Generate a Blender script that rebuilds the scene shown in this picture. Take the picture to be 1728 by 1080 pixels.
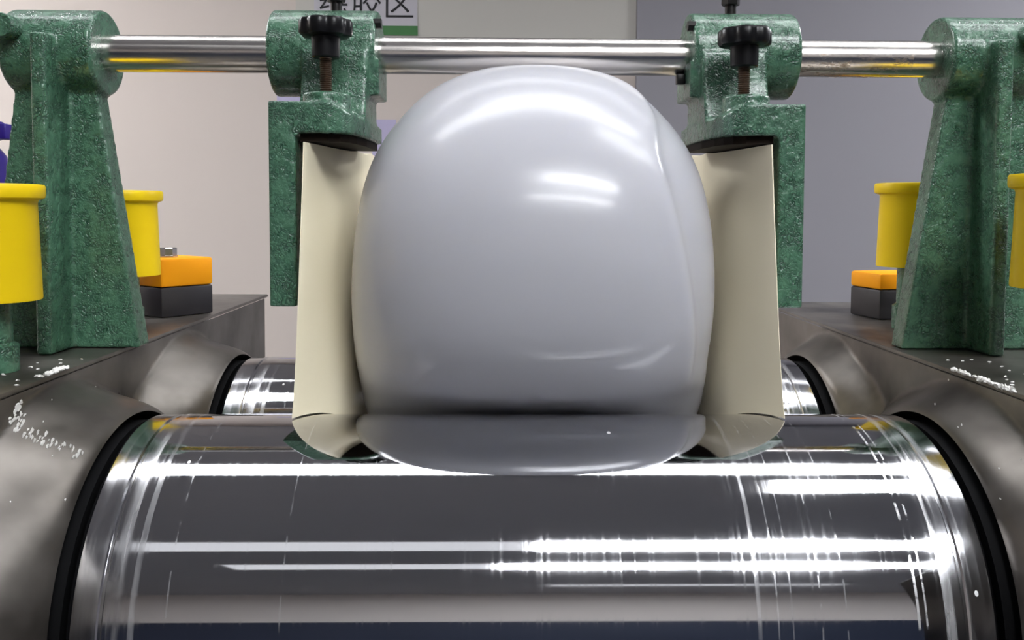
import bpy, bmesh, math, random
from mathutils import Vector, Matrix
random.seed(7)
for o in list(bpy.data.objects):
    bpy.data.objects.remove(o)
SC = bpy.context.scene
COL = SC.collection
Z0 = 1.0            # height of the roll axes above the floor; all z below are relative to it
rad = math.radians

# ------------------------------------------------------------------ camera
F = 1500.0
YAW, PITCH, ROLL, HOR = rad(1.0), rad(3.0), rad(0.25), 352.0
fw = Vector((math.sin(YAW)*math.cos(PITCH), math.cos(YAW)*math.cos(PITCH), -math.sin(PITCH)))
rt0 = Vector((math.cos(YAW), -math.sin(YAW), 0)); up0 = rt0.cross(fw)
rt = rt0*math.cos(ROLL) + up0*math.sin(ROLL); up = rt.cross(fw)
cd = bpy.data.cameras.new('camera'); cam = bpy.data.objects.new('camera', cd); COL.objects.link(cam)
M = Matrix((rt, up, -fw)).transposed().to_4x4(); M.translation = (0, -0.40, Z0+0.1755)
cam.matrix_world = M
cd.sensor_width = 36; cd.lens = F/1728*36; cd.clip_start = 0.01
cd.shift_y = -(540-(HOR+F*math.tan(PITCH)))/1728
SC.camera = cam

# ------------------------------------------------------------------ world, exposure
W = bpy.data.worlds.new('world'); SC.world = W; W.use_nodes = True
W.node_tree.nodes['Background'].inputs[0].default_value = (0.8, 0.85, 1, 1)
W.node_tree.nodes['Background'].inputs[1].default_value = 0.05
vs = SC.view_settings
vs.view_transform = 'Standard'; vs.look = 'None'; vs.gamma = 1; vs.use_curve_mapping = False
vs.exposure = 0.22
PANEL = 27.0       # emission of the ceiling panels

# ------------------------------------------------------------------ materials
def mat(name, base=(.5,.5,.5), rough=.5, metal=0, **kw):
    m = bpy.data.materials.new(name); m.use_nodes = True
    b = m.node_tree.nodes['Principled BSDF']
    b.inputs['Base Color'].default_value = (*base, 1)
    b.inputs['Roughness'].default_value = rough; b.inputs['Metallic'].default_value = metal
    for k, v in kw.items():
        b.inputs[k.replace('_', ' ')].default_value = v
    return m
class NB:
    def __init__(s, m):
        s.t = m.node_tree; s.n = s.t.nodes; s.b = s.n['Principled BSDF']
        s.co = s.n.new('ShaderNodeTexCoord').outputs['Object']
    def link(s, a, b): s.t.links.new(a, b)
    def put(s, sock, v):
        if isinstance(v, (int, float)): sock.default_value = v
        elif isinstance(v, tuple): sock.default_value = v if len(v) == 4 or sock.type == 'VECTOR' else (*v, 1)
        else: s.link(v, sock)
    def math(s, op, a, b=0.0, c=None):
        n = s.n.new('ShaderNodeMath'); n.operation = op
        s.put(n.inputs[0], a); s.put(n.inputs[1], b)
        if c is not None: s.put(n.inputs[2], c)
        return n.outputs[0]
    def scale(s, v):
        n = s.n.new('ShaderNodeMapping'); s.link(s.co, n.inputs[0]); n.inputs['Scale'].default_value = v
        return n.outputs[0]
    def noise(s, scale, detail=3, vec=None, rough=.5):
        n = s.n.new('ShaderNodeTexNoise'); s.link(vec or s.co, n.inputs['Vector'])
        n.inputs['Scale'].default_value = scale; n.inputs['Detail'].default_value = detail
        n.inputs['Roughness'].default_value = rough
        return n.outputs[0]
    def voro(s, scale, feature='F1', vec=None):
        n = s.n.new('ShaderNodeTexVoronoi'); n.feature = feature
        s.link(vec or s.co, n.inputs['Vector']); n.inputs['Scale'].default_value = scale
        return n.outputs['Distance']
    def ramp(s, v, stops):
        n = s.n.new('ShaderNodeValToRGB'); s.link(v, n.inputs[0]); e = n.color_ramp.elements
        while len(e) < len(stops): e.new(.5)
        for q, (p, c) in zip(e, stops):
            q.position = p; q.color = (c, c, c, 1) if isinstance(c, (int, float)) else (*c, 1)
        return n.outputs[0]
    def mix(s, f, a, b):
        n = s.n.new('ShaderNodeMix'); n.data_type = 'RGBA'
        s.put(n.inputs[0], f); s.put(n.inputs[6], a); s.put(n.inputs[7], b)
        return n.outputs[2]
    def bump(s, h, strength=.3, dist=.001):
        n = s.n.new('ShaderNodeBump'); n.inputs['Strength'].default_value = strength
        n.inputs['Distance'].default_value = dist; s.link(h, n.inputs['Height'])
        s.link(n.outputs[0], s.b.inputs['Normal'])
    def set(s, k, v): s.put(s.b.inputs[k], v)

def m_green():
    m = mat('green_hammertone_paint', (.1, .25, .16), .32, 0, Coat_Weight=.4, Coat_Roughness=.18); b = NB(m)
    n1 = b.noise(260, 2)
    dv = b.n.new('ShaderNodeVectorMath'); dv.operation = 'MULTIPLY_ADD'
    nn = b.n.new('ShaderNodeTexNoise'); b.link(b.co, nn.inputs[0]); nn.inputs['Scale'].default_value = 220
    b.link(nn.outputs['Color'], dv.inputs[0]); dv.inputs[1].default_value = (.010,)*3; b.link(b.co, dv.inputs[2])
    v = b.voro(400, 'DISTANCE_TO_EDGE', dv.outputs[0])
    vein = b.ramp(v, [(0, 0.0), (.22, 1.0)])
    patch = b.ramp(b.noise(130, 3), [(.38, 0.0), (.62, 1.0)])
    veinf = b.math('MAXIMUM', vein, b.math('MULTIPLY', patch, .85))
    c = b.mix(n1, (.042, .122, .073), (.090, .212, .128))
    c = b.mix(veinf, (.015, .055, .034), c)
    b.set('Base Color', c)
    b.set('Roughness', b.math('MULTIPLY_ADD', n1, .2, .2))
    b.bump(b.math('ADD', b.math('MULTIPLY', veinf, .6), b.noise(300, 3)), .6, .0014)
    return m
def m_roll():
    m = mat('polished_roll_steel', (.60, .60, .62), .05, 1.0); b = NB(m)
    sp = b.n.new('ShaderNodeSeparateXYZ'); b.link(b.co, sp.inputs[0]); X = sp.outputs[0]
    st = b.noise(1, 3, b.scale((700, 4, 4)))
    big = b.noise(1, 2, b.scale((14, 5, 5)))
    dash = b.ramp(b.noise(1, 2, b.scale((60, 160, 160))), [(.46, 0.0), (.56, 1.0)])
    soft = b.ramp(b.noise(1, 3, b.scale((300, 25, 25))), [(.4, 0.0), (.65, 1.0)])
    hit = None
    for x0, w, mk, a in ((.0835, .0008, soft, .5), (.107, .0003, dash, .45), (.1165, .0003, dash, .3), (.1435, .0005, dash, .9), (.1465, .00035, dash, .9),
                         (.1555, .0020, soft, .75), (.1640, .0014, soft, .5), (-.1570, .0022, soft, .6), (-.1500, .0012, soft, .5),
                         (-.0955, .0003, dash, .25), (-.1375, .0003, dash, .35), (.0905, .0003, dash, .35), (.096, .00025, dash, .3)):
        k = b.math('MULTIPLY', b.math('COMPARE', X, x0, w), b.math('MULTIPLY', mk, a*.45))
        hit = k if hit is None else b.math('MAXIMUM', hit, k)
    fleck = b.math('LESS_THAN', b.voro(1, 'F1', b.scale((55, 38, 38))), .045)
    fleck = b.math('MULTIPLY', fleck, b.math('GREATER_THAN', b.noise(14, 1), .55))
    hit = b.math('MAXIMUM', hit, b.math('MULTIPLY', fleck, .9))
    ends = b.ramp(b.math('ABSOLUTE', X), [(.146, 0.0), (.158, 1.0)])
    b.set('Base Color', b.mix(hit, (.56, .56, .58), (.80, .80, .80)))
    b.set('Metallic', b.math('SUBTRACT', 1.0, b.math('MULTIPLY', hit, .9)))
    r = b.math('MULTIPLY_ADD', b.ramp(st, [(.5, 0.0), (.8, 1.0)]), .06, .035)
    r = b.math('ADD', r, b.math('MULTIPLY', ends, b.math('MULTIPLY_ADD', st, .14, .03)))
    r = b.math('ADD', r, b.math('MULTIPLY', b.ramp(big, [(.5, 0.0), (.8, 1.0)]), .05))
    b.set('Roughness', b.math('ADD', r, b.math('MULTIPLY', hit, .5)))
    return m
def m_cheek():
    m = mat('smudged_stainless_steel', (.42, .40, .38), .35, .8); b = NB(m)
    n = b.noise(18, 4); f = b.noise(90, 3); s = b.noise(1, 3, b.scale((40, 400, 25)))
    b.set('Base Color', b.mix(b.ramp(n, [(.35, 0.0), (.7, 1.0)]), (.070, .062, .054), (.24, .22, .20)))
    b.set('Roughness', b.math('ADD', b.math('MULTIPLY_ADD', n, .24, .18), b.math('MULTIPLY', f, .12)))
    b.bump(s, .05, .0004)
    return m
def m_bar():
    m = mat('polished_bar_steel', (.72, .68, .64), .14, 1.0); b = NB(m)
    sp = b.n.new('ShaderNodeSeparateXYZ'); b.link(b.co, sp.inputs[0])
    stain = b.math('MULTIPLY', b.ramp(b.noise(1, 5, b.scale((110, 300, 300)), .7), [(.50, 0.0), (.68, .75)]),
                   b.math('MULTIPLY', b.math('COMPARE', sp.outputs[0], .172, .034), b.math('LESS_THAN', sp.outputs[2], .001)))
    b.set('Base Color', b.mix(stain, (.72, .68, .645), (.25, .15, .07)))
    b.set('Roughness', b.math('ADD', b.math('MULTIPLY_ADD', b.noise(1, 3, b.scale((60, 300, 300))), .16, .13), b.math('MULTIPLY', stain, .3)))
    return m
def m_silicone():
    m = mat('milky_silicone_rubber', (.66, .67, .72), .24, 0, Subsurface_Weight=.55, Subsurface_Scale=.02, IOR=1.42,
            Coat_Weight=.12, Coat_Roughness=.10)
    m.node_tree.nodes['Principled BSDF'].inputs['Subsurface Radius'].default_value = (.8, .85, 1.0)
    b = NB(m)
    b.set('Base Color', b.mix(b.noise(9, 2), (.445, .445, .48), (.50, .50, .53)))
    b.bump(b.noise(22, 2), .04, .004)
    return m
def m_cream():
    m = mat('cream_nylon', (.72, .65, .48), .45); b = NB(m)
    b.set('Base Color', b.mix(b.noise(25, 3), (.90, .81, .58), (.93, .85, .64)))
    b.bump(b.noise(120, 2), .08, .001)
    return m
def m_noisy(name, c0, c1, rough, scale, bump=0.0, metal=0):
    m = mat(name, c0, rough, metal); b = NB(m)
    b.set('Base Color', b.mix(b.noise(scale, 4), c0, c1))
    if bump: b.bump(b.noise(scale*6, 3), bump, .002)
    return m
GREEN, ROLLM, CHEEK, BARM, SIL, CREAM = m_green(), m_roll(), m_cheek(), m_bar(), m_silicone(), m_cream()
def spec(m, v):
    m.node_tree.nodes['Principled BSDF'].inputs['Specular IOR Level'].default_value = v
    return m
YELLOW = m_noisy('yellow_plastic', (.84, .58, .004), (.88, .62, .006), .42, 60)
BLACKP = m_noisy('black_knob_plastic', (.004, .004, .005), (.008, .008, .009), .32, 80)
BLACKM = m_noisy('blackened_steel', (.012, .012, .012), (.03, .028, .026), .4, 200, 0, .6)
for m_ in (YELLOW, BLACKP): spec(m_, .25)
RUST = m_noisy('rusty_screw_steel', (.09, .06, .045), (.22, .16, .12), .42, 300, 0, .8)
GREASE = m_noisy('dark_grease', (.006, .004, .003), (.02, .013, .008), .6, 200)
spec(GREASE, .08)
VOID = mat('black_gap_shade', (.003, .003, .0035), .7)  # near-black paints in the shade of the gap at the roll ends
spec(VOID, .1)
ORANGE = m_noisy('orange_plastic', (1.0, .37, .003), (1.0, .40, .005), .5, 40)
spec(ORANGE, .2)
BOXBLACK = m_noisy('black_box_plastic', (.012, .011, .014), (.02, .018, .022), .45, 60)
SILVER = m_noisy('silver_button_metal', (.6, .58, .55), (.7, .68, .65), .2, 90, 0, 1)
BLUE = m_noisy('blue_plastic', (.018, .008, .16), (.03, .012, .22), .35, 40)
WHITEBIT = m_noisy('dried_silicone_residue', (.72, .71, .68), (.82, .81, .78), .6, 300)
BEIGE = m_noisy('beige_wall_paint', (.60, .53, .485), (.62, .55, .50), .9, 2)
CREAMW = m_noisy('cream_wall_paint', (.80, .75, .70), (.82, .77, .72), .9, 2)
GREYW = m_noisy('grey_wall_paint', (.275, .265, .29), (.285, .275, .30), .9, 2)
BOARD = m_noisy('grey_board', (.52, .50, .455), (.53, .51, .465), .7, 3)
PAPER = m_noisy('lavender_white_paper', (.50, .48, .52), (.52, .50, .54), .8, 6)
LAV = m_noisy('lavender_notice_paper', (.46, .42, .60), (.48, .44, .62), .8, 6)
SGREEN = m_noisy('sign_green', (.05, .17, .055), (.06, .19, .06), .7, 9)
INK = mat('black_ink', (.012, .012, .014), .8)
FLOORM = m_noisy('dark_epoxy_floor', (.06, .065, .075), (.08, .085, .095), .35, 1.5)
CEILM = m_noisy('grey_ceiling_tile', (.54, .54, .56), (.58, .58, .60), .9, 3)
REFLBAND = m_noisy('navy_reflection_band', (.02, .03, .06), (.025, .035, .07), .6, 2)  # dark tone of the added band mirrored low in the front roll
BODYG = m_noisy('grey_machine_paint', (.16, .17, .17), (.19, .20, .20), .5, 10)
LAMPF = m_noisy('white_lamp_frame', (.7, .7, .7), (.72, .72, .72), .5, 20)
LAMP = mat('lamp_diffuser', (1, 1, 1), .5)
LAMP.node_tree.nodes['Principled BSDF'].inputs['Emission Color'].default_value = (.95, .97, 1.0, 1)
LAMP.node_tree.nodes['Principled BSDF'].inputs['Emission Strength'].default_value = PANEL

def lamp_mat(name, k):
    m = LAMP.copy(); m.name = name; m.node_tree.nodes['Principled BSDF'].inputs['Emission Strength'].default_value = PANEL*k
    return m
LAMPDIM = lamp_mat('dim_lamp_diffuser', .03)
LAMPTOP = lamp_mat('soft_lamp_diffuser', .34)
LAMPFRONT = lamp_mat('strong_lamp_diffuser', 1.45)
LAMPFILL = lamp_mat('wall_fill_diffuser', 2.7)

# ------------------------------------------------------------------ mesh helpers
def tag(o, label=None, cat=None, group=None, kind=None):
    for k, v in (('label', label), ('category', cat), ('group', group), ('kind', kind)):
        if v: o[k] = v
    return o
def empty(name, loc, label=None, cat=None, group=None, kind=None):
    o = bpy.data.objects.new(name, None); COL.objects.link(o); o.location = (loc[0], loc[1], loc[2]+Z0)
    o.empty_display_size = .02
    return tag(o, label, cat, group, kind)
def link(name, bm, m, parent=None, origin=None, smooth=True, angle=35):
    """bm in world metres (z relative to the roll axis). The object's origin goes to its parent's, or to origin."""
    me = bpy.data.meshes.new(name); 
    bmesh.ops.recalc_face_normals(bm, faces=bm.faces[:])
    if origin is None: origin = (0, 0, 0)
    if parent is not None:
        org = Vector((parent['ox'], parent['oy'], parent['oz'])) if 'ox' in parent else parent.location - Vector((0, 0, Z0))
    else: org = Vector(origin)
    bmesh.ops.translate(bm, verts=bm.verts[:], vec=-org)
    if smooth:
        ca = math.cos(rad(angle))
        for f in bm.faces: f.smooth = True
        for e in bm.edges:
            if len(e.link_faces) == 2 and e.link_faces[0].normal.dot(e.link_faces[1].normal) < ca: e.smooth = False
    bm.to_mesh(me); bm.free(); me.materials.append(m)
    o = bpy.data.objects.new(name, me); COL.objects.link(o)
    if parent is not None: o.parent = parent
    else: o.location = (org[0], org[1], org[2]+Z0)
    return o
def sub(name, bm, m, part, **kw):
    """a sub-part: parent is a part mesh that itself shares its thing's origin"""
    root = part.parent
    o = link(name, bm, m, root, **kw); o.parent = part
    return o
def box(bm, x0, x1, y0, y1, z0, z1, bev=0.0, seg=2):
    r = bmesh.ops.create_cube(bm, size=1)
    vsx = r['verts']
    for v in vsx:
        v.co = ((x0+x1)/2+v.co.x*abs(x1-x0), (y0+y1)/2+v.co.y*abs(y1-y0), (z0+z1)/2+v.co.z*abs(z1-z0))
    if bev:
        es = list({e for v in vsx for e in v.link_edges})
        bmesh.ops.bevel(bm, geom=es, offset=bev, segments=seg, profile=.5, affect='EDGES')
    return bm
def lathe(bm, prof, axis='Z', c=(0, 0, 0), seg=48, lobes=None):
    """prof: [(r, t)] along the axis, closed with caps"""
    rings = []
    for r, t in prof:
        ring = []
        for i in range(seg):
            a = 2*math.pi*i/seg; rr = r*(lobes(a) if lobes else 1)
            u, v = rr*math.cos(a), rr*math.sin(a)
            p = {'Z': (u, v, t), 'X': (t, u, v), 'Y': (v, t, u)}[axis]
            ring.append(bm.verts.new((p[0]+c[0], p[1]+c[1], p[2]+c[2])))
        rings.append(ring)
    for a, b in zip(rings, rings[1:]):
        for i in range(seg):
            bm.faces.new((a[i], a[(i+1) % seg], b[(i+1) % seg], b[i]))
    bm.faces.new(list(reversed(rings[0]))); bm.faces.new(rings[-1])
    return bm
def prism(bm, pts, z0, z1):
    lo = [bm.verts.new((x, y, z0)) for x, y in pts]; hi = [bm.verts.new((x, y, z1)) for x, y in pts]
    n = len(pts)
    for i in range(n): bm.faces.new((lo[i], lo[(i+1) % n], hi[(i+1) % n], hi[i]))
    bm.faces.new(list(reversed(lo))); bm.faces.new(hi)
    return bm
def prism_y(bm, pts, y0, y1):
    lo = [bm.verts.new((x, y0, z)) for x, z in pts]; hi = [bm.verts.new((x, y1, z)) for x, z in pts]
    n = len(pts)
    for i in range(n): bm.faces.new((lo[i], lo[(i+1) % n], hi[(i+1) % n], hi[i]))
    bm.faces.new(list(reversed(lo))); bm.faces.new(hi)
    return bm
def B(): return bmesh.new()
def cast(bm, voxel=.0011, smooth=5):
    """fuse overlapping solids into one casting with soft fillets"""
    bmesh.ops.recalc_face_normals(bm, faces=bm.faces[:])
    me = bpy.data.meshes.new('tmp'); bm.to_mesh(me); bm.free()
    o = bpy.data.objects.new('tmp', me); COL.objects.link(o)
    r = o.modifiers.new('r', 'REMESH'); r.mode = 'VOXEL'; r.voxel_size = voxel
    s = o.modifiers.new('s', 'SMOOTH'); s.factor = .5; s.iterations = smooth
    dg = bpy.context.evaluated_depsgraph_get()
    out = B(); out.from_mesh(o.evaluated_get(dg).to_mesh())
    bpy.data.objects.remove(o); bpy.data.meshes.remove(me)
    return out
def copy_thing(root, loc, label):
    c = root.copy(); COL.objects.link(c); c.location = (loc[0], loc[1], loc[2]+Z0); c['label'] = label
    for ch in root.children:
        d = ch.copy(); COL.objects.link(d); d.parent = c
        for g in ch.children:
            e = g.copy(); COL.objects.link(e); e.parent = d
    return c

# ------------------------------------------------------------------ the room
RX0, RX1, RY0, RY1, RT = -3.6, 4.2, -4.7, 3.2, 1.9
def struct(name, bm, m): return tag(link(name, bm, m, smooth=False), kind='structure')
struct('floor', box(B(), RX0-.1, RX1+.1, RY0-.1, RY1+.1, -1.1, -1.0), FLOORM)
struct('ceiling', box(B(), RX0-.1, RX1+.1, RY0-.1, RY1+.1, RT, RT+.1), CEILM)
struct('wall_back', box(B(), RX0-.1, .60, RY1, RY1+.1, -1.0, RT), BEIGE)
struct('wall_back_right', box(B(), .556, RX1+.1, RY1-.035, RY1+.1, -1.0, RT), GREYW)
struct('wall_left', box(B(), RX0-.1, RX0, RY0, RY1, -1.0, RT), BEIGE)
struct('wall_right', box(B(), RX1, RX1+.1, RY0, RY1-.035, -1.0, RT), GREYW)
struct('wall_front', box(B(), RX0-.1, RX1+.1, RY0-.1, RY0, -1.0, RT), CREAMW)
struct('reflection_band_1', box(B(), RX0, RX1, RY0, RY0+.02, -1.0, .55), REFLBAND)  # unseen dark band added to darken the low reflection in the front roll

# ceiling panel lamps (seen only as reflections in the rolls) and added wall fill lamps
def lamp(x0, x1, y, w, m, lab):
    h = w/2
    t = empty('ceiling_lamp', ((x0+x1)/2, y, RT-.03), lab, 'lamp', 'ceiling panel lamps')
    b = B()
    for q in ((x0, x1, y-h-.015, y-h), (x0, x1, y+h, y+h+.015), (x0-.015, x0, y-h-.015, y+h+.015), (x1, x1+.015, y-h-.015, y+h+.015)):
        box(b, *q, RT-.03, RT)
    link('lamp_frame', b, LAMPF, t, smooth=False)
    link('diffuser', box(B(), x0, x1, y-h, y+h, RT-.02, RT-.012), m, t, smooth=False)
lamp(-1.17, .03, .345, .30, LAMPTOP, 'white ceiling panel lamp straight above the left half of the mill')
lamp(.05, 1.25, .345, .30, LAMPTOP, 'white ceiling panel lamp straight above the right half of the mill')
lamp(.66, 1.86, -.10, .30, LAMPTOP, 'white ceiling panel lamp above and right of the front roll')
lamp(.12, 1.50, -1.64, .30, LAMPFRONT, 'bright white ceiling panel lamp behind the camera on the right')
lamp(-1.10, .08, -1.64, .30, LAMPDIM, 'dim white ceiling panel lamp behind the camera on the left')
lamp(.02, 1.70, -2.47, .26, LAMPFRONT, 'rearmost white ceiling panel lamp behind the camera')
lamp(-.95, .00, -2.47, .26, LAMPDIM, 'rearmost dim ceiling panel lamp behind the camera on the left')
lamp(-1.20, 1.60, 1.12, .06, LAMPTOP, 'narrow white ceiling tube lamp between mill and sign wall')
lamp(.25, 1.65, -3.75, .15, LAMPDIM, 'farthest white ceiling panel lamp behind the camera')
for x, side in ((-2.75, 'left'), (3.1, 'right')):
    lamp(x-.6, x+.6, 1.7, .30, LAMPFILL, 'added ceiling fill lamp by the %s wall' % side)  # added fill lamps to brighten the walls, placed outside the rolls' reflections

# sign on the back wall
t = empty('wall_sign', (-.09, RY1-.012, .855), 'grey sign board on beige wall with black characters and green stripe', 'sign')
link('board', box(B(), -.80, .555, RY1-.012, RY1, .79, 1.35), BOARD, t, smooth=False)
pp = link('sheet', box(B(), -.727, -.318, RY1-.0145, RY1-.012, .862, 1.30), PAPER, t, smooth=False)
sub('stripe', box(B(), -.727, -.3165, RY1-.017, RY1-.0145, .862, .899), SGREEN, pp, smooth=False)
cu = bpy.data.curves.new('txt', 'FONT'); cu.body = '练胶区'; cu.size = .14; cu.extrude = .0008; cu.offset = -.0006; cu.align_x = 'LEFT'
to = bpy.data.objects.new('txt', cu); COL.objects.link(to)
dg = bpy.context.evaluated_depsgraph_get()
b = B(); b.from_mesh(to.evaluated_get(dg).to_mesh()); bpy.data.objects.remove(to)
mx = max(v.co.x for v in b.verts); mn = min(v.co.x for v in b.verts); my = min(v.co.y for v in b.verts)
k = .372/(mx-mn)
for v in b.verts: v.co = (-.706+(v.co.x-mn)*k, RY1-.0155-v.co.z, .928+(v.co.y-my)*k)
sub('lettering', b, INK, pp, smooth=False)
for n, x0, x1, z0, z1, lab in (('notice', -.88, -.70, .45, .662, 'lavender paper notice on wall left of the left bracket'),
                               ('notice', -.50, -.405, .30, .53, 'lavender paper notice on wall between left bracket and silicone')):
    tag(link(n, box(B(), x0, x1, RY1-.003, RY1, z0, z1), LAV, origin=((x0+x1)/2, RY1, z0), smooth=False), lab, 'notice', 'lavender notices')

# ------------------------------------------------------------------ the mill frame
R, GAP = .08, .162
RL0, RL1 = -.1590, .1900
TOP = .1005
def rho(y, z): return min(math.hypot(y, z), math.hypot(y-GAP, z)) - R
def sstep(a, b, v):
    t = min(1, max(0, (v-a)/(b-a))); return t*t*(3-2*t)
CH = {-1: (-.1640, -.198), 1: (.1965, .215)}
def cheek_x(side, y, z):
    lo, hi = CH[side]; reach = .0150+.045*min(1, max(0, 1-z/.085))
    t = min(1, max(0, (rho(y, z)-.0015)/reach))
    return lo+(hi-lo)*(.35*t+.65*t*t*(3-2*t))
fr = empty('mill_frame', (.0155, .081, -1.0), 'grey two-roll mill body with smudged stainless steel cheeks and top plates', 'machine')
def cheek(side):
    """one stamped sheet: fans of rays from each hole rim out to the sheet's border"""
    bm = B(); RIM = R+.0015; NR = 22; CT = TOP-.0025
    for c, ya, yb in ((0, -.20, GAP/2), (GAP, GAP/2, .36)):
        angs = {math.atan2(zz, yy-c) for yy in (ya, yb) for zz in (-.14, CT)}
        angs |= {math.pi*2*i/240-math.pi for i in range(240)}
        angs = sorted(angs); prev = None
        for a in angs+[angs[0]]:
            dy, dz = math.cos(a), math.sin(a); L = 9
            if dy > 1e-6: L = min(L, (yb-c)/dy)
            if dy < -1e-6: L = min(L, (ya-c)/dy)
            if dz > 1e-6: L = min(L, CT/dz)
            if dz < -1e-6: L = min(L, -.14/dz)
            if L <= RIM+1e-4: prev = None; continue
            row = []
            for k in range(NR+1):
                r = RIM+(L-RIM)*(k/NR)**1.5; y, z = c+dy*r, dz*r
                row.append(bm.verts.new((cheek_x(side, y, z), y, z)))
            # rolled rim going into the hole
            row.insert(0, bm.verts.new((CH[side][0]+side*.030, c+dy*RIM, dz*RIM)))
            if prev:
                for k in range(len(row)-1): bm.faces.new((prev[k], prev[k+1], row[k+1], row[k]))
            prev = row
    bmesh.ops.remove_doubles(bm, verts=bm.verts[:], dist=1e-5)
    return bm
for s in (-1, 1):
    o = link('cheek_plate', cheek(s), CHEEK, fr, angle=80)
    hi = CH[s][1]
    x0, x1 = sorted((hi, hi+s*.225))
    yb = .372 if s < 0 else .318
    link('top_plate', box(B(), x0, x1, -.20, yb, TOP-.0025, TOP, .0008), CHEEK, fr)
    link('side_body', box(B(), *sorted((hi+s*.05, hi+s*.222)), -.197, yb-.004, -1.0+.001, TOP-.0030), BODYG, fr, smooth=False)
    for yc in (0, GAP):
        e = RL0 if s < 0 else RL1
        bb = B(); lathe(bb, [(.0775, min(e+s*.0025, hi+s*.049)), (.0775, max(e+s*.0025, hi+s*.049))], 'X', (0, yc, 0), 48)
        link('bearing_housing', bb, VOID, fr)
link('base_cabinet', box(B(), -.149, .166, -.195, .31, -.999, -.14), BODYG, fr, smooth=False)

# ------------------------------------------------------------------ rolls
def roll(yc, lab):
    L = (RL1-RL0)/2; xc = (RL0+RL1)/2
    prof = [(.030, -L), (R-.0022, -L), (R-.0003, -L+.0022), (R-.0002, -L+.0032), (R-.0002, -L+.0115), (R-.0009, -L+.0122), (R-.0009, -L+.0132), (R, -L+.0139)]
    prof = prof + [(r, -x) for r, x in reversed(prof)]
    b = lathe(B(), prof, 'X', (xc, yc, 0), 256)
    o = link('steel_roll', b, ROLLM, origin=(xc, yc, 0), angle=20)
    return tag(o, lab, 'roll', 'mill rolls')
roll(0, 'large polished steel roll in front, mirroring the white silicone')
roll(GAP, 'polished steel roll behind the silicone, partly hidden by the front roll')

# ------------------------------------------------------------------ guide bar
BZ, BY = .2568, .081
tag(link('guide_bar', lathe(B(), [(.0088, -.2555), (.0098, -.2545), (.0098, .2845), (.0088, .2855)], 'X', (0, BY, BZ), 64), BARM, origin=(.0145, BY, BZ)),
    'polished steel round bar running across above the silicone', 'bar')

# ------------------------------------------------------------------ support posts
def post(s, x0, lab):
    X = lambda o: x0+s*o
    t = empty('support_post', (X(.229), .081, TOP), lab, 'post', 'green support posts')
    bm = B()
    lathe(bm, [(.0212, X(.2068)), (.0222, X(.2076)), (.0222, X(.2525)), (.0205, X(.2545))], 'X', (0, BY, BZ), 64)
    prism_y(bm, [(X(.2112), .246), (X(.1893), TOP+.0003), (X(.2705), TOP+.0003), (X(.2508), .246)], .0725, .0865)
    box(bm, *sorted((X(.2242), X(.2318))), .0485, .110, TOP+.0003, .262)
    bm = cast(bm, .0011, 4)
    link('casting', bm, GREEN, t, angle=60)
    bm = B(); lathe(bm, [(.0056, .0495), (.0060, .0502), (.0060, .064)], 'Y', (X(.2462), 0, .2655), 32)
    link('lock_bolt', bm, GREEN, t)
post(-1, 0, 'green cast post holding the left end of the steel bar')
post(1, .0294, 'green cast post holding the right end of the steel bar')

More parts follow.
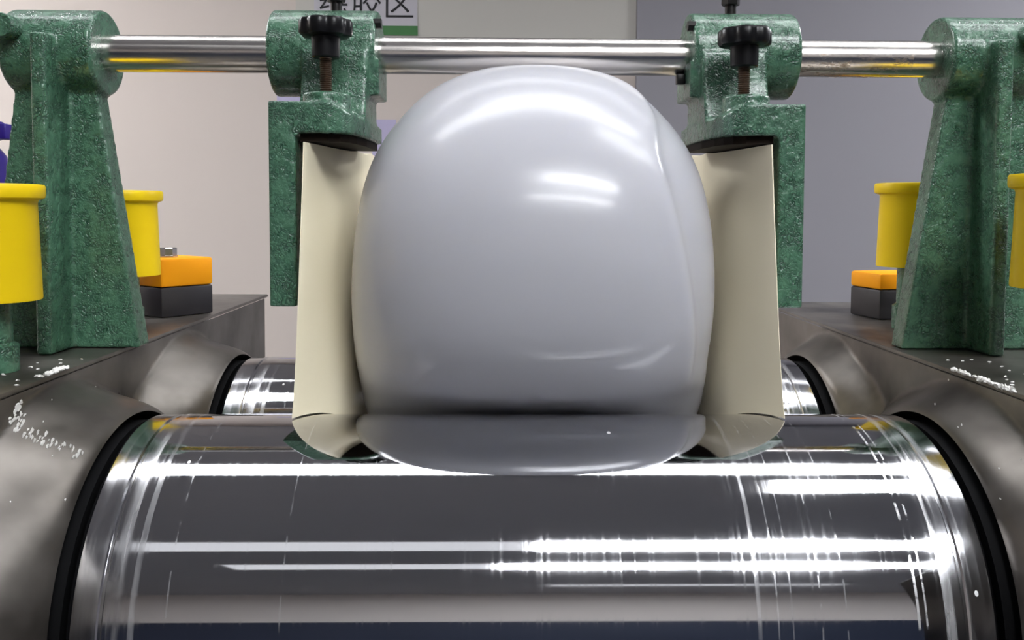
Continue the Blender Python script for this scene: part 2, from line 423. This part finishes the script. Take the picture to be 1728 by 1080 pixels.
# ------------------------------------------------------------------ brackets
def bracket(s, x0, dk, lab):
    X = lambda o: x0+s*o
    t = empty('guide_bracket', (X(.085), .05, .1286), lab, 'bracket', 'green guide brackets')
    bm = B()
    lathe(bm, [(.0216, X(.0625)), (.0226, X(.0637)), (.0226, X(.1170)), (.0214, X(.1182))], 'X', (0, BY, BZ+.0005), 64)
    pts = [(.1072, .0205), (.0790, .0205), (.0735, .0230), (.0695, .0285), (.0672, .0400), (.0650, .060), (.0640, .098), (.1072, .098)]
    lo = [bm.verts.new((X(a), b, .2105)) for a, b in pts]
    hi = [bm.verts.new((X(a), b, .2258-max(0, min(1, (.0770-a)/.0085))*.0060)) for a, b in pts]
    for i in range(len(pts)): bm.faces.new((lo[i], lo[(i+1) % len(pts)], hi[(i+1) % len(pts)], hi[i]))
    bm.faces.new(list(reversed(lo))); bmesh.ops.triangulate(bm, faces=[bm.faces.new(hi)])
    # arm, wider and hollowed in front, running from the jaw into the collar
    arm = [(.0496, .2215), (.0520, .2300), (.0550, .2400), (.0575, .2560), (.0900, .2560), (.0930, .2150), (.0470, .2150)]
    lo, hi = [], []
    for y, z in arm:
        lo.append(bm.verts.new((X(.0660), y, z))); hi.append(bm.verts.new((X(.0992), y, z)))
    n = len(arm)
    for i in range(n): bm.faces.new((lo[i], lo[(i+1) % n], hi[(i+1) % n], hi[i]))
    bm.faces.new(list(reversed(lo))); bm.faces.new(hi)
    box(bm, *sorted((X(.0945), X(.1072))), .0205, .075, .1286, .2200)          # outer leg
    box(bm, *sorted((X(.0608), X(.0680))), .062, .096, .2335, .2520)          # clamp ear
    lathe(bm, [(.0113, .222), (.0113, .2300), (.0108, .2306)], 'Z', (X(.0822), .0345, 0), 40)
    link('casting', cast(bm, .0010, 4), GREEN, t, angle=60)
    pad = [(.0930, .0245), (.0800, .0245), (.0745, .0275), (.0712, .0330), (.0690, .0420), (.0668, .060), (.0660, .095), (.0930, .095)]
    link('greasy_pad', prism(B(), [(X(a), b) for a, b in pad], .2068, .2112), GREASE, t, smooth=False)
    sx, sy = X(.0826-dk*.5), .0345
    # threaded spindle
    pr = [(.0024, .2285)]; z = .2300
    while z < .2480: pr += [(.0024, z), (.0031, z+.0005)]; z += .0010
    pr += [(.0024, .2490)]
    sp = link('spindle', lathe(B(), pr, 'Z', (sx, sy, 0), 24), RUST, t, angle=80)
    k0 = .2475-dk
    kb = B()
    lob = lambda a: 1-.115*(.5-.5*math.cos(7*a))**2.2
    lathe(kb, [(.0105, k0+.0100), (.0122, k0+.0106), (.0129, k0+.0118), (.0129, k0+.0170), (.0121, k0+.0182), (.0085, k0+.0186)], 'Z', (sx, sy, 0), 112, lob)
    kn = link('star_knob', kb, BLACKP, t, angle=40)
    lathe_b = lathe(B(), [(.0060, k0), (.0066, k0+.0006), (.0069, k0+.0105)], 'Z', (sx, sy, 0), 40)
    sub('knob_hub', lathe_b, BLACKP, kn)
    # bolts
    bo = X(.0850)
    hb = B(); lathe(hb, [(.0047, .2838), (.0049, .2843), (.0049, .2905), (.0044, .2912)], 'Z', (bo, BY-.004, 0), 6)
    lathe(hb, [(.0030, .2755), (.0030, .2840)], 'Z', (bo, BY-.004, 0), 20)
    link('hex_bolt', hb, BLACKM, t, angle=30)
    link('set_screw', lathe(B(), sorted([(.0028, X(.0598)), (.0028, X(.0640))], key=lambda q: q[1]), 'X', (0, .066, .2705), 6), BLACKM, t)
    if s > 0:
        link('clamp_bolt', box(B(), *sorted((X(.0565), X(.0610))), .074, .079, .2420, .2472, .0005), BLACKM, t)
bracket(-1, 0, 0, 'green cast bracket with black star knob left of the silicone')
bracket(1, .0390, .0030, 'green cast bracket with black star knob right of the silicone')

# ------------------------------------------------------------------ cream guides
def guide(s, x0, lab):
    bm = B(); NT, NZ = 26, 16; GT = .2062
    o_out = .0918
    bot = [(-.002, .0918), (.003, .0895), (.012, .0850), (.026, .0790), (.036, .0752), (.046, .0738), (.070, .0732), (.100, .0730), (.150, .0730), (.160, .0730)]
    top = [(.0195, .0900), (.022, .0893), (.035, .0875), (.055, .0850), (.075, .0815), (.090, .0780), (.105, .0738), (.118, .0722), (.140, .0722), (.155, .0722)]
    def prof(p, t):
        f = t*(len(p)-1); i = min(int(f), len(p)-2); f -= i
        return [p[i][k]*(1-f)+p[i+1][k]*f for k in (0, 1)]
    gi, go = {}, {}
    for a in range(NT+1):
        t = a/NT; b0, t0 = prof(bot, t), prof(top, t)
        for c in range(NZ+1):
            u = c/NZ; w = u**.8
            y = b0[0]*(1-w)+t0[0]*w; xi = b0[1]*(1-w)+t0[1]*w
            xo = max(o_out-.0012*w, xi+.0002)
            yb = b0[0]
            dy = min(abs(yb), abs(yb-GAP)); zb = max(.034, math.sqrt(max(0, R*R-dy*dy)))+.0006
            jag = .0006*math.sin(a*5.1)*(a > NT*.55) if u == 1 else 0
            z = zb+(GT+jag-zb)*u
            gi[a, c] = bm.verts.new((x0+s*xi, y, z)); go[a, c] = bm.verts.new((x0+s*xo, y, z))
    for a in range(NT):
        for c in range(NZ):
            bm.faces.new((gi[a, c], gi[a+1, c], gi[a+1, c+1], gi[a, c+1]))
            bm.faces.new((go[a, c], go[a, c+1], go[a+1, c+1], go[a+1, c]))
        for c in (0, NZ):
            bm.faces.new((gi[a, c], go[a, c], go[a+1, c], gi[a+1, c]))
    for a in (0, NT):
        for c in range(NZ): bm.faces.new((gi[a, c], gi[a, c+1], go[a, c+1], go[a, c]))
    o = link('side_guide', bm, CREAM, origin=(x0+s*.085, .06, .08), angle=50)
    tag(o, lab, 'guide', 'cream nylon side guides')
guide(-1, 0, 'cream nylon side guide under the left green bracket, against the silicone')
guide(1, .0395, 'cream nylon side guide under the right green bracket, against the silicone')

# ------------------------------------------------------------------ silicone bank
def silicone():
    XC = .0198
    # half width, height, front of the bulge in y, axis in y
    tab = [(0, .2478, .0605, .0605), (.012, .2475, .0515, .0600), (.024, .2463, .0420, .0595), (.036, .2434, .0318, .0590), (.048, .2382, .0203, .0582),
           (.0585, .2307, .0085, .0575), (.067, .222, -.0016, .0570), (.0745, .2125, -.0108, .0567), (.0805, .202, -.0184, .0565), (.0848, .191, -.0242, .0570),
           (.088, .178, -.0288, .0580), (.0903, .164, -.0316, .0595), (.092, .149, -.0322, .0615), (.093, .132, -.0296, .0640), (.0932, .116, -.0230, .0680),
           (.093, .101, -.0105, .0730), (.0926, .090, .0045, .0770), (.092, .080, .0240, .0810), (.091, .070, .0400, .0810), (.087, .055, .0590, .0810),
           (.086, .040, .0710, .0810), (.085, .026, .0785, .0810)]
    prof = [(w, z, yc-yf, yc) for w, z, yf, yc in tab]
    pts = []
    for i in range(len(prof)-1):
        p0 = prof[i-1] if i else (-prof[1][0], prof[1][1], -prof[1][2], prof[1][3])
        p1, p2 = prof[i], prof[i+1]; p3 = prof[i+2] if i+2 < len(prof) else p2
        for k in range(5):
            u = k/5
            pts.append(tuple(.5*((2*p1[j])+(-p0[j]+p2[j])*u+(2*p0[j]-5*p1[j]+4*p2[j]-p3[j])*u*u+(-p0[j]+3*p1[j]-3*p2[j]+p3[j])*u**3) for j in range(4)))
    pts.append(prof[-1])
    N = 192; bm = B(); rings = []
    topv = bm.verts.new((XC, pts[0][3], pts[0][1]))
    for w, z, ry, yc in pts[1:]:
        ring = []; e = 2/(2+.45*sstep(0, 1, (.245-z)/.08))
        for i in range(N):
            a = 2*math.pi*i/N; ca, sa = math.cos(a), math.sin(a)
            x = w*math.copysign(abs(ca)**e, ca); y = ry*math.copysign(abs(sa)**e, sa)
            # fold on the front right: a lip, then the sheet behind it sits lower
            d = 0.0
            if y < 0 or x > 0:
                seam = .62+.16*sstep(0, 1, (.20-z)/.12)+.30*sstep(0, 1, (z-.195)/.05)
                q = x/w - seam if y < 0 else 1-seam
                fade = sstep(0, 1, (z-.075)/.03)
                d = (.0006*math.exp(-(q/.05)**2) - .0030*sstep(-.01, .07, q))*fade
                if y >= 0: d *= sstep(0, 1, (x/w-.5)*2.5)
            f = 1+d/max(w, .02)
            # keep clear of the rolls
            Y = yc+y*f
            ring.append(bm.verts.new((XC+x*f, Y, z)))
        rings.append(ring)
    for i in range(N): bm.faces.new((topv, rings[0][i], rings[0][(i+1) % N]))
    for a, b in zip(rings, rings[1:]):
        for i in range(N): bm.faces.new((a[i], b[i], b[(i+1) % N], a[(i+1) % N]))
    bm.faces.new(rings[-1])
    for v in bm.verts:                       # squeezed between the rolls
        c = 0 if v.co.y < GAP/2 else GAP
        r = math.hypot(v.co.y-c, v.co.z)
        if r < R+.0004:
            k = (R+.0004)/max(r, 1e-5); v.co.y = c+(v.co.y-c)*k; v.co.z *= k
    for _ in range(3): bmesh.ops.smooth_vert(bm, verts=bm.verts[:], factor=.5, use_axis_x=True, use_axis_y=True, use_axis_z=True)
    o = link('silicone_mass', bm, SIL, origin=(XC, .081, .03), angle=180)
    tag(o, 'big glossy milky white silicone dome squeezed between the cream guides', 'silicone rubber')
silicone()

# ------------------------------------------------------------------ yellow caps on posts
def cap_thing():
    t = empty('yellow_cap', (0, 0, TOP), '', 'cap', 'yellow caps'); t['ox'], t['oy'], t['oz'] = 0.0, 0.0, 0.0
    H = .0525
    p = [(.0190, 0), (.0204, 0), (.0206, .0008), (.0192, H-.0085), (.0196, H-.0072), (.0222, H-.0062), (.0226, H-.0050), (.0226, H-.0012), (.0220, H-.0002), (.0200, H), (.0185, H-.0010), (.0180, H-.0030)]
    b = lathe(B(), [(r, z+.0326) for r, z in p], 'Z', (0, 0, 0), 64); link('cup', b, YELLOW, t, angle=45)
    b = lathe(B(), [(.0105, .0002), (.0105, .012), (.0082, .0135), (.0080, .0322)], 'Z', (0, 0, 0), 32); link('stem', b, GREEN, t)
    return t
cap = cap_thing()
cap.location = (-.2283, .005, TOP+Z0); cap['label'] = 'yellow plastic cap cut by the left edge, in front of left post'
cr = copy_thing(cap, (-.2312, .157, TOP), 'yellow plastic cap behind left post, above the orange box')
c2 = copy_thing(cap, (.2603, .005, TOP), 'yellow plastic cap cut by the right edge, in front of right post')
c3 = copy_thing(cap, (.2622, .157, TOP), 'yellow plastic cap peeking out left behind right post')
for c in (c2, c3):                         # the right-hand stems are a little longer
    for ch in c.children:
        if ch.name.startswith('cup'): ch.location.z += .0070
        else: ch.scale.z = 1.215
for c in (cap, cr, c2, c3):
    for k in ('ox', 'oy', 'oz'):
        if k in c: del c[k]

# ------------------------------------------------------------------ switch boxes
def switch_box(x, y, ang, w, d, hb, ho, knob, lab):
    t = empty('switch_box', (x, y, TOP), lab, 'switch box', 'orange and black switch boxes'); t['ox'], t['oy'], t['oz'] = 0.0, 0.0, 0.0
    link('base', box(B(), 0, w, 0, d, .0003, hb, .0012), BOXBLACK, t)
    lid = link('lid', box(B(), -.0002, w+.0002, -.0002, d+.0002, hb+.0002, hb+ho, .0018), ORANGE, t)
    if knob:
        kb = lathe(B(), [(.0070, hb+ho), (.0070, hb+ho+.0012), (.0064, hb+ho+.0016), (.0064, hb+ho+.0062), (.0058, hb+ho+.0068)], 'Z', (w*.42, d*.42, 0), 8)
        sub('push_button', kb, SILVER, lid, angle=20)
    else:
        sub('latch', box(B(), w*.55, w*.75, -.0022, -.0003, hb+.001, hb+.005, .0004), ORANGE, lid)
    t.rotation_euler.z = ang
    for k in ('ox', 'oy', 'oz'): del t[k]
switch_box(-.2255, .2, rad(52), .040, .045, .0205, .0195, True, 'black switch box with orange lid and silver button behind left post')
switch_box(.2618, .2, rad(12), .040, .034, .0205, .0112, False, 'small black and orange switch box peeking out behind right post')

# ------------------------------------------------------------------ blue bottle at the left edge
t = empty('spray_bottle', (-.3525, .2, TOP), 'dark blue spray bottle cut by the left edge behind the post', 'bottle')
link('body', lathe(B(), [(.0225, TOP+.0004), (.0245, TOP+.003), (.0245, .2040), (.0235, .2090), (.0200, .2140), (.0150, .2165), (.0140, .2195)], 'Z', (-.3525, .2, 0), 48), BLUE, t, angle=50)
hd = link('spray_head', box(B(), -.370, -.330, .191, .209, .2195, .2325, .003), BLUE, t)
sub('nozzle', box(B(), -.3305, -.3235, .194, .206, .2198, .2300, .0008), BLUE, hd)
sub('trigger', box(B(), -.3400, -.3365, .197, .203, .2070, .2200, .001), BLUE, hd)

# ------------------------------------------------------------------ dried residue on the frame
def lumps(name, places, lab, org, parent=None):
    bm = B()
    for x, y, z, sx, sy, sz in places:
        r = bmesh.ops.create_icosphere(bm, subdivisions=1, radius=1)
        for v in r['verts']:
            j = .65+.7*random.random()
            v.co = (x+v.co.x*sx*j, y+v.co.y*sy*j, z+v.co.z*sz*j)
    if parent is not None:
        tag(link(name, bm, WHITEBIT, parent, angle=60), lab, kind='stuff')
        return
    o = link(name, bm, WHITEBIT, origin=org, angle=60)
    tag(o, lab, 'residue', 'white residue on the steel frame', 'stuff')
rnd = random.random
pl = []
for i in range(75):
    y = -.038+.05*rnd(); pl.append((.2152+.0012*(rnd()-.3), y, TOP+.0003, .0007+.0007*rnd(), .0012+.001*rnd(), .0006+.0008*rnd()))
for i in range(14): pl.append((.218+.03*rnd(), -.03+.07*rnd(), TOP+.0003, .0007+.0006*rnd(), .0006, .0004))
lumps('silicone_crumbs', pl, 'ragged line of white silicone crumbs along the right frame edge', (.215, -.01, TOP))
pl = []
for i in range(46): pl.append((-.1988-.004*rnd()**2, -.01+.028*rnd(), TOP+.0004, .0006+.0008*rnd(), .0007+.0008*rnd(), .0005+.0005*rnd()))
for i in range(18): pl.append((-.200-.03*rnd(), -.03+.07*rnd(), TOP+.0003, .0006+.0006*rnd(), .0006, .0003))
lumps('silicone_crumbs', pl, 'scattered white silicone crumbs on the left frame top plate', (-.2, 0, TOP))
def on_cheek(s, y, z, r): return (cheek_x(s, y, z)-s*.0001, y, z, .0002, r*(.5+rnd()), r*(.5+rnd()))
pl = []
for i in range(130):
    a = rnd(); y = -.030-.012*math.sin(a*3.0)+.004*(rnd()-.5); z = .094-.032*a+.003*(rnd()-.5); pl.append(on_cheek(-1, y, z, .0012))
for i in range(40): pl.append(on_cheek(-1, -.075+.12*rnd(), .05+.045*rnd(), .0005))
pl = [p for p in pl if rho(p[1], p[2]) > .005]
lumps('silicone_smears', pl, 'curved white silicone smear on the left steel cheek', (-.198, -.03, .08), fr)
pl = [on_cheek(1, -.10+.12*rnd(), -.02+.115*rnd(), .0006) for i in range(60)]
pl = [p for p in pl if rho(p[1], p[2]) > .005]
lumps('silicone_smears', pl, 'tiny white silicone flecks on the right steel cheek', (.21, -.03, .08), fr)
